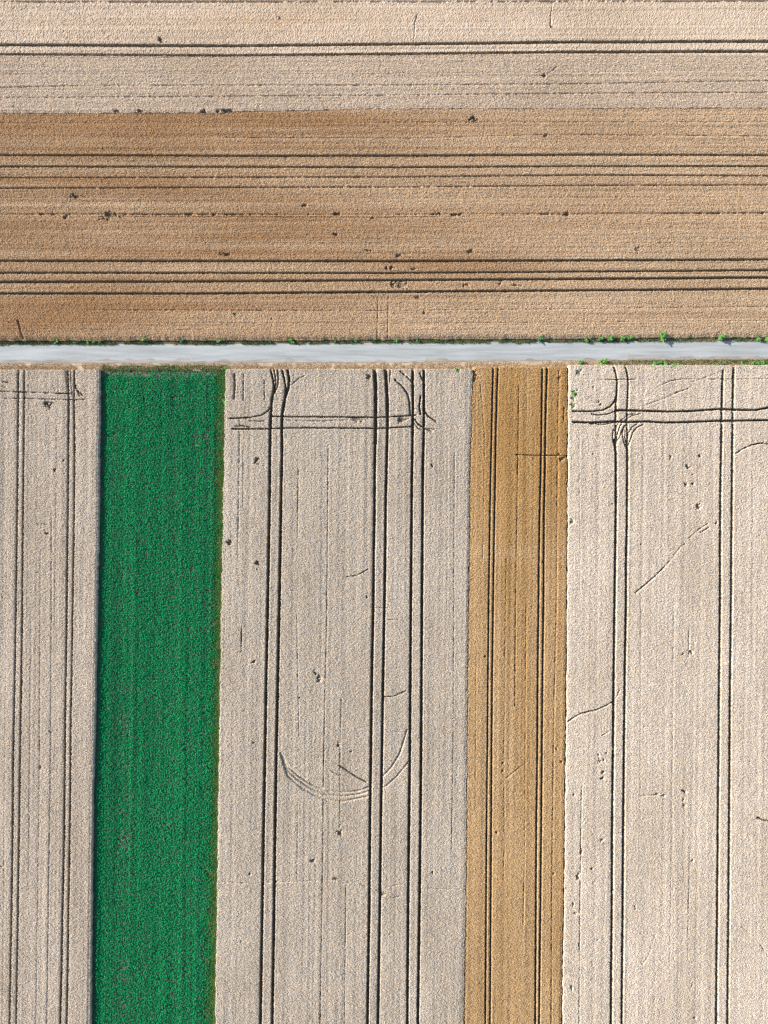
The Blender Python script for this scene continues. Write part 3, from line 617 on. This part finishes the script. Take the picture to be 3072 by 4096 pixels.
def weed(u, v, size, hgt, kind, label, group):
    ps = protos[kind]; p = ps[int(rng.integers(len(ps)))]
    if p.name in used:
        o = p.copy(); C.objects.link(o)
    else:
        o = p; used.add(p.name)
    o.location = (float(X(u)), float(Y(v)), 0.0); o.rotation_euler = (0, 0, rng.uniform(0, 6.28)); k = rng.uniform(.8, 1.25); o.scale = (size * 1.35 * k, size * 1.35 / k, hgt * .95)
    return tag(o, label, 'weed', group)
ORD = ['first', 'second', 'third', 'fourth', 'fifth', 'sixth', 'seventh', 'eighth', 'ninth', 'tenth', 'eleventh', 'twelfth', 'thirteenth', 'fourteenth', 'fifteenth', 'sixteenth',
       'seventeenth', 'eighteenth', 'nineteenth', 'twentieth', 'twenty-first', 'twenty-second', 'twenty-third', 'twenty-fourth', 'twenty-fifth', 'twenty-sixth', 'twenty-seventh', 'twenty-eighth']
# upper verge, left to right: u, v, size, height, kind
UP = [(225, 1361, 1.1, .8, 'g'), (290, 1363, .8, .6, 'd'), (352, 1361, .9, .7, 'g'), (374, 1360, .9, .7, 'g'), (397, 1360, .9, .7, 'd'), (574, 1355, 1.15, .95, 'g'), (728, 1362, .8, .8, 'd'),
      (876, 1361, 1.0, .9, 'g'), (1081, 1357, .8, .8, 'd'), (1167, 1359, 1.0, .9, 'g'), (1339, 1365, .6, .6, 'd'), (1425, 1363, .8, .7, 'd'), (1586, 1361, .9, .8, 'g'), (1669, 1360, .7, .7, 'd'),
      (2162, 1354, 1.15, 1.1, 'd'), (2349, 1356, .9, .9, 'g'), (2406, 1354, 1.0, 1.0, 'g'), (2443, 1352, 1.2, 1.1, 'g'), (2495, 1353, 1.0, 1.0, 'g'),
      (2526, 1351, 1.1, 1.0, 'g'), (2653, 1343, 1.6, 1.35, 'g'), (2884, 1350, 1.25, 1.3, 'g'), (3036, 1351, 1.0, 1.1, 'g'), (3070, 1353, 1.2, 1.2, 'g')]
for i, w in enumerate(UP):
    big = {20: 'largest bright green bush of weed, on the upper road verge near its right end'}.get(i)
    weed(*w, big or f"{ORD[i]} green weed from the left along the upper road verge", 'weeds along the upper road verge')
weed(2252, 1360, 1.2, 1.0, 'b', 'brown dead weed on the upper road verge, leaning over the concrete', None)
weed(2726, 1361, .7, .8, 'f', 'small white flowering weed on the upper road verge', None)
LO = [(2329, 1449, 1.0, .8, 'g'), (2353, 1477, .9, .9, 'd'), (2399, 1462, 1.1, .9, 'g'), (2417, 1446, 1.15, .9, 'g'), (2503, 1480, .7, .8, 'g'), (2618, 1454, .9, .8, 'g'), (2641, 1451, 1.0, .8, 'g'),
      (2665, 1459, 1.0, .9, 'g'), (2690, 1463, 1.2, 1.0, 'g'), (2715, 1464, 1.1, 1.0, 'g'), (2772, 1470, .8, .8, 'd'), (2781, 1480, 1.0, .9, 'g'), (2826, 1474, .9, .9, 'd'), (2857, 1469, 1.0, .9, 'g'),
      (2884, 1459, 1.1, .9, 'd'), (2906, 1468, .8, .8, 'g'), (2974, 1453, .8, .6, 'g'), (3012, 1452, .8, .6, 'g'), (3036, 1451, 1.0, .7, 'g'), (3060, 1449, 1.1, .7, 'g')]
for i, w in enumerate(LO):
    weed(*w, f"{ORD[i]} green weed from the left between the road and the cream right field", 'weeds along the lower road verge')
SOLO = [(2314, 1489, 1.0, .95, 'g', 'bright weed in the top left corner of the cream right field'),
        (2275, 1503, .7, .9, 'd', 'small dull weed between the golden strip and cream field, topmost there'),
        (2296, 1572, 1.5, 1.25, 'g', 'largest bright green weed along the left edge of the cream right field'),
        (2294, 1598, .8, 1.0, 'g', 'weed touching the underside of the largest weed beside the golden strip'),
        (2290, 1622, .9, 1.0, 'g', 'weed at the cream field edge just above its crossing wheel tracks'),
        (2284, 2083, .9, 1.0, 'd', 'lone weed halfway along the boundary of golden strip and cream field'),
        (2934, 1515, .6, .9, 'g', 'tiny weed standing in a wheel track near the upper right field corner'),
        (1829, 1483, 1.0, .95, 'g', 'lone bright weed at the road end of the middle pale field'),
        (1886, 1492, 1.0, .8, 'd', 'dark weed at the top corner where pale field and golden strip meet'),
        (1893, 1515, .9, .8, 'd', 'dark weed just inside the golden strip, near its upper left corner'),
        (898, 1608, 1.0, 1.0, 'g', 'bright weed on the right edge of the green strip, near the road'),
        (906, 1473, .8, .6, 'g', 'weed at the upper right corner of the green strip'),
        (889, 2527, .95, 1.0, 'g', 'lone weed on the right edge of the green strip, far below the road'),
        (944, 1259, .9, 1.0, 'g', 'lone green weed inside the golden brown field above the road'),
        (343, 1314, .5, 1.15, 'd', 'small faint weed in the golden brown field above the roadside weeds'),
        (50, 432, .8, 1.35, 'd', 'left one of the dull weeds at the pale top field edge'),
        (84, 440, 1.1, 1.3, 'd', 'right one of the dull weeds at the pale top field edge'),
        (1510, 425, .8, 1.2, 'd', 'dull weed at the lower edge of the top field, mid photo')]
for u, v, s, h, k, lab in SOLO: weed(u, v, s, h, k, lab, 'weeds at the field edges')

# ------------------------------------------------------------------ light, sky, camera
EL, AZ = math.radians(24), math.radians(20)        # sun from the left, slightly from the top of the image
d = Vector((math.cos(EL) * math.cos(AZ), -math.cos(EL) * math.sin(AZ), -math.sin(EL)))
sun = bpy.data.lights.new('sun', 'SUN'); sun.energy = 5.0; sun.angle = math.radians(.5); sun.color = (1.0, .945, .87)
so = bpy.data.objects.new('sun', sun); C.objects.link(so); so.rotation_euler = d.to_track_quat('-Z', 'Y').to_euler(); so.location = (-60, 30, 60)
w = bpy.data.worlds.new('World'); bpy.context.scene.world = w; w.use_nodes = True
bg = w.node_tree.nodes['Background']
sky = w.node_tree.nodes.new('ShaderNodeTexSky'); sky.sky_type = 'NISHITA'; sky.sun_disc = False
sky.sun_elevation = EL; sky.sun_rotation = math.atan2(-d.x, -d.y)
w.node_tree.links.new(sky.outputs['Color'], bg.inputs['Color']); bg.inputs['Strength'].default_value = 0.105

cam = bpy.data.cameras.new('camera'); co = bpy.data.objects.new('camera', cam); C.objects.link(co)
co.location = (0, 0, D + 0.6); co.rotation_euler = (0, 0, 0)
cam.sensor_fit = 'HORIZONTAL'; cam.sensor_width = 36.0; cam.lens = 36.0 * D / 131.07; cam.clip_end = 10000
sc = bpy.context.scene; sc.camera = co
sc.view_settings.view_transform = 'Standard'; sc.view_settings.look = 'None'; sc.view_settings.exposure = 0.80; sc.view_settings.gamma = 1.0
sc.cycles.use_denoising = False; sc.cycles.diffuse_bounces = 3
sc.cycles.pixel_filter_type = 'BLACKMAN_HARRIS'; sc.cycles.filter_width = 1.4
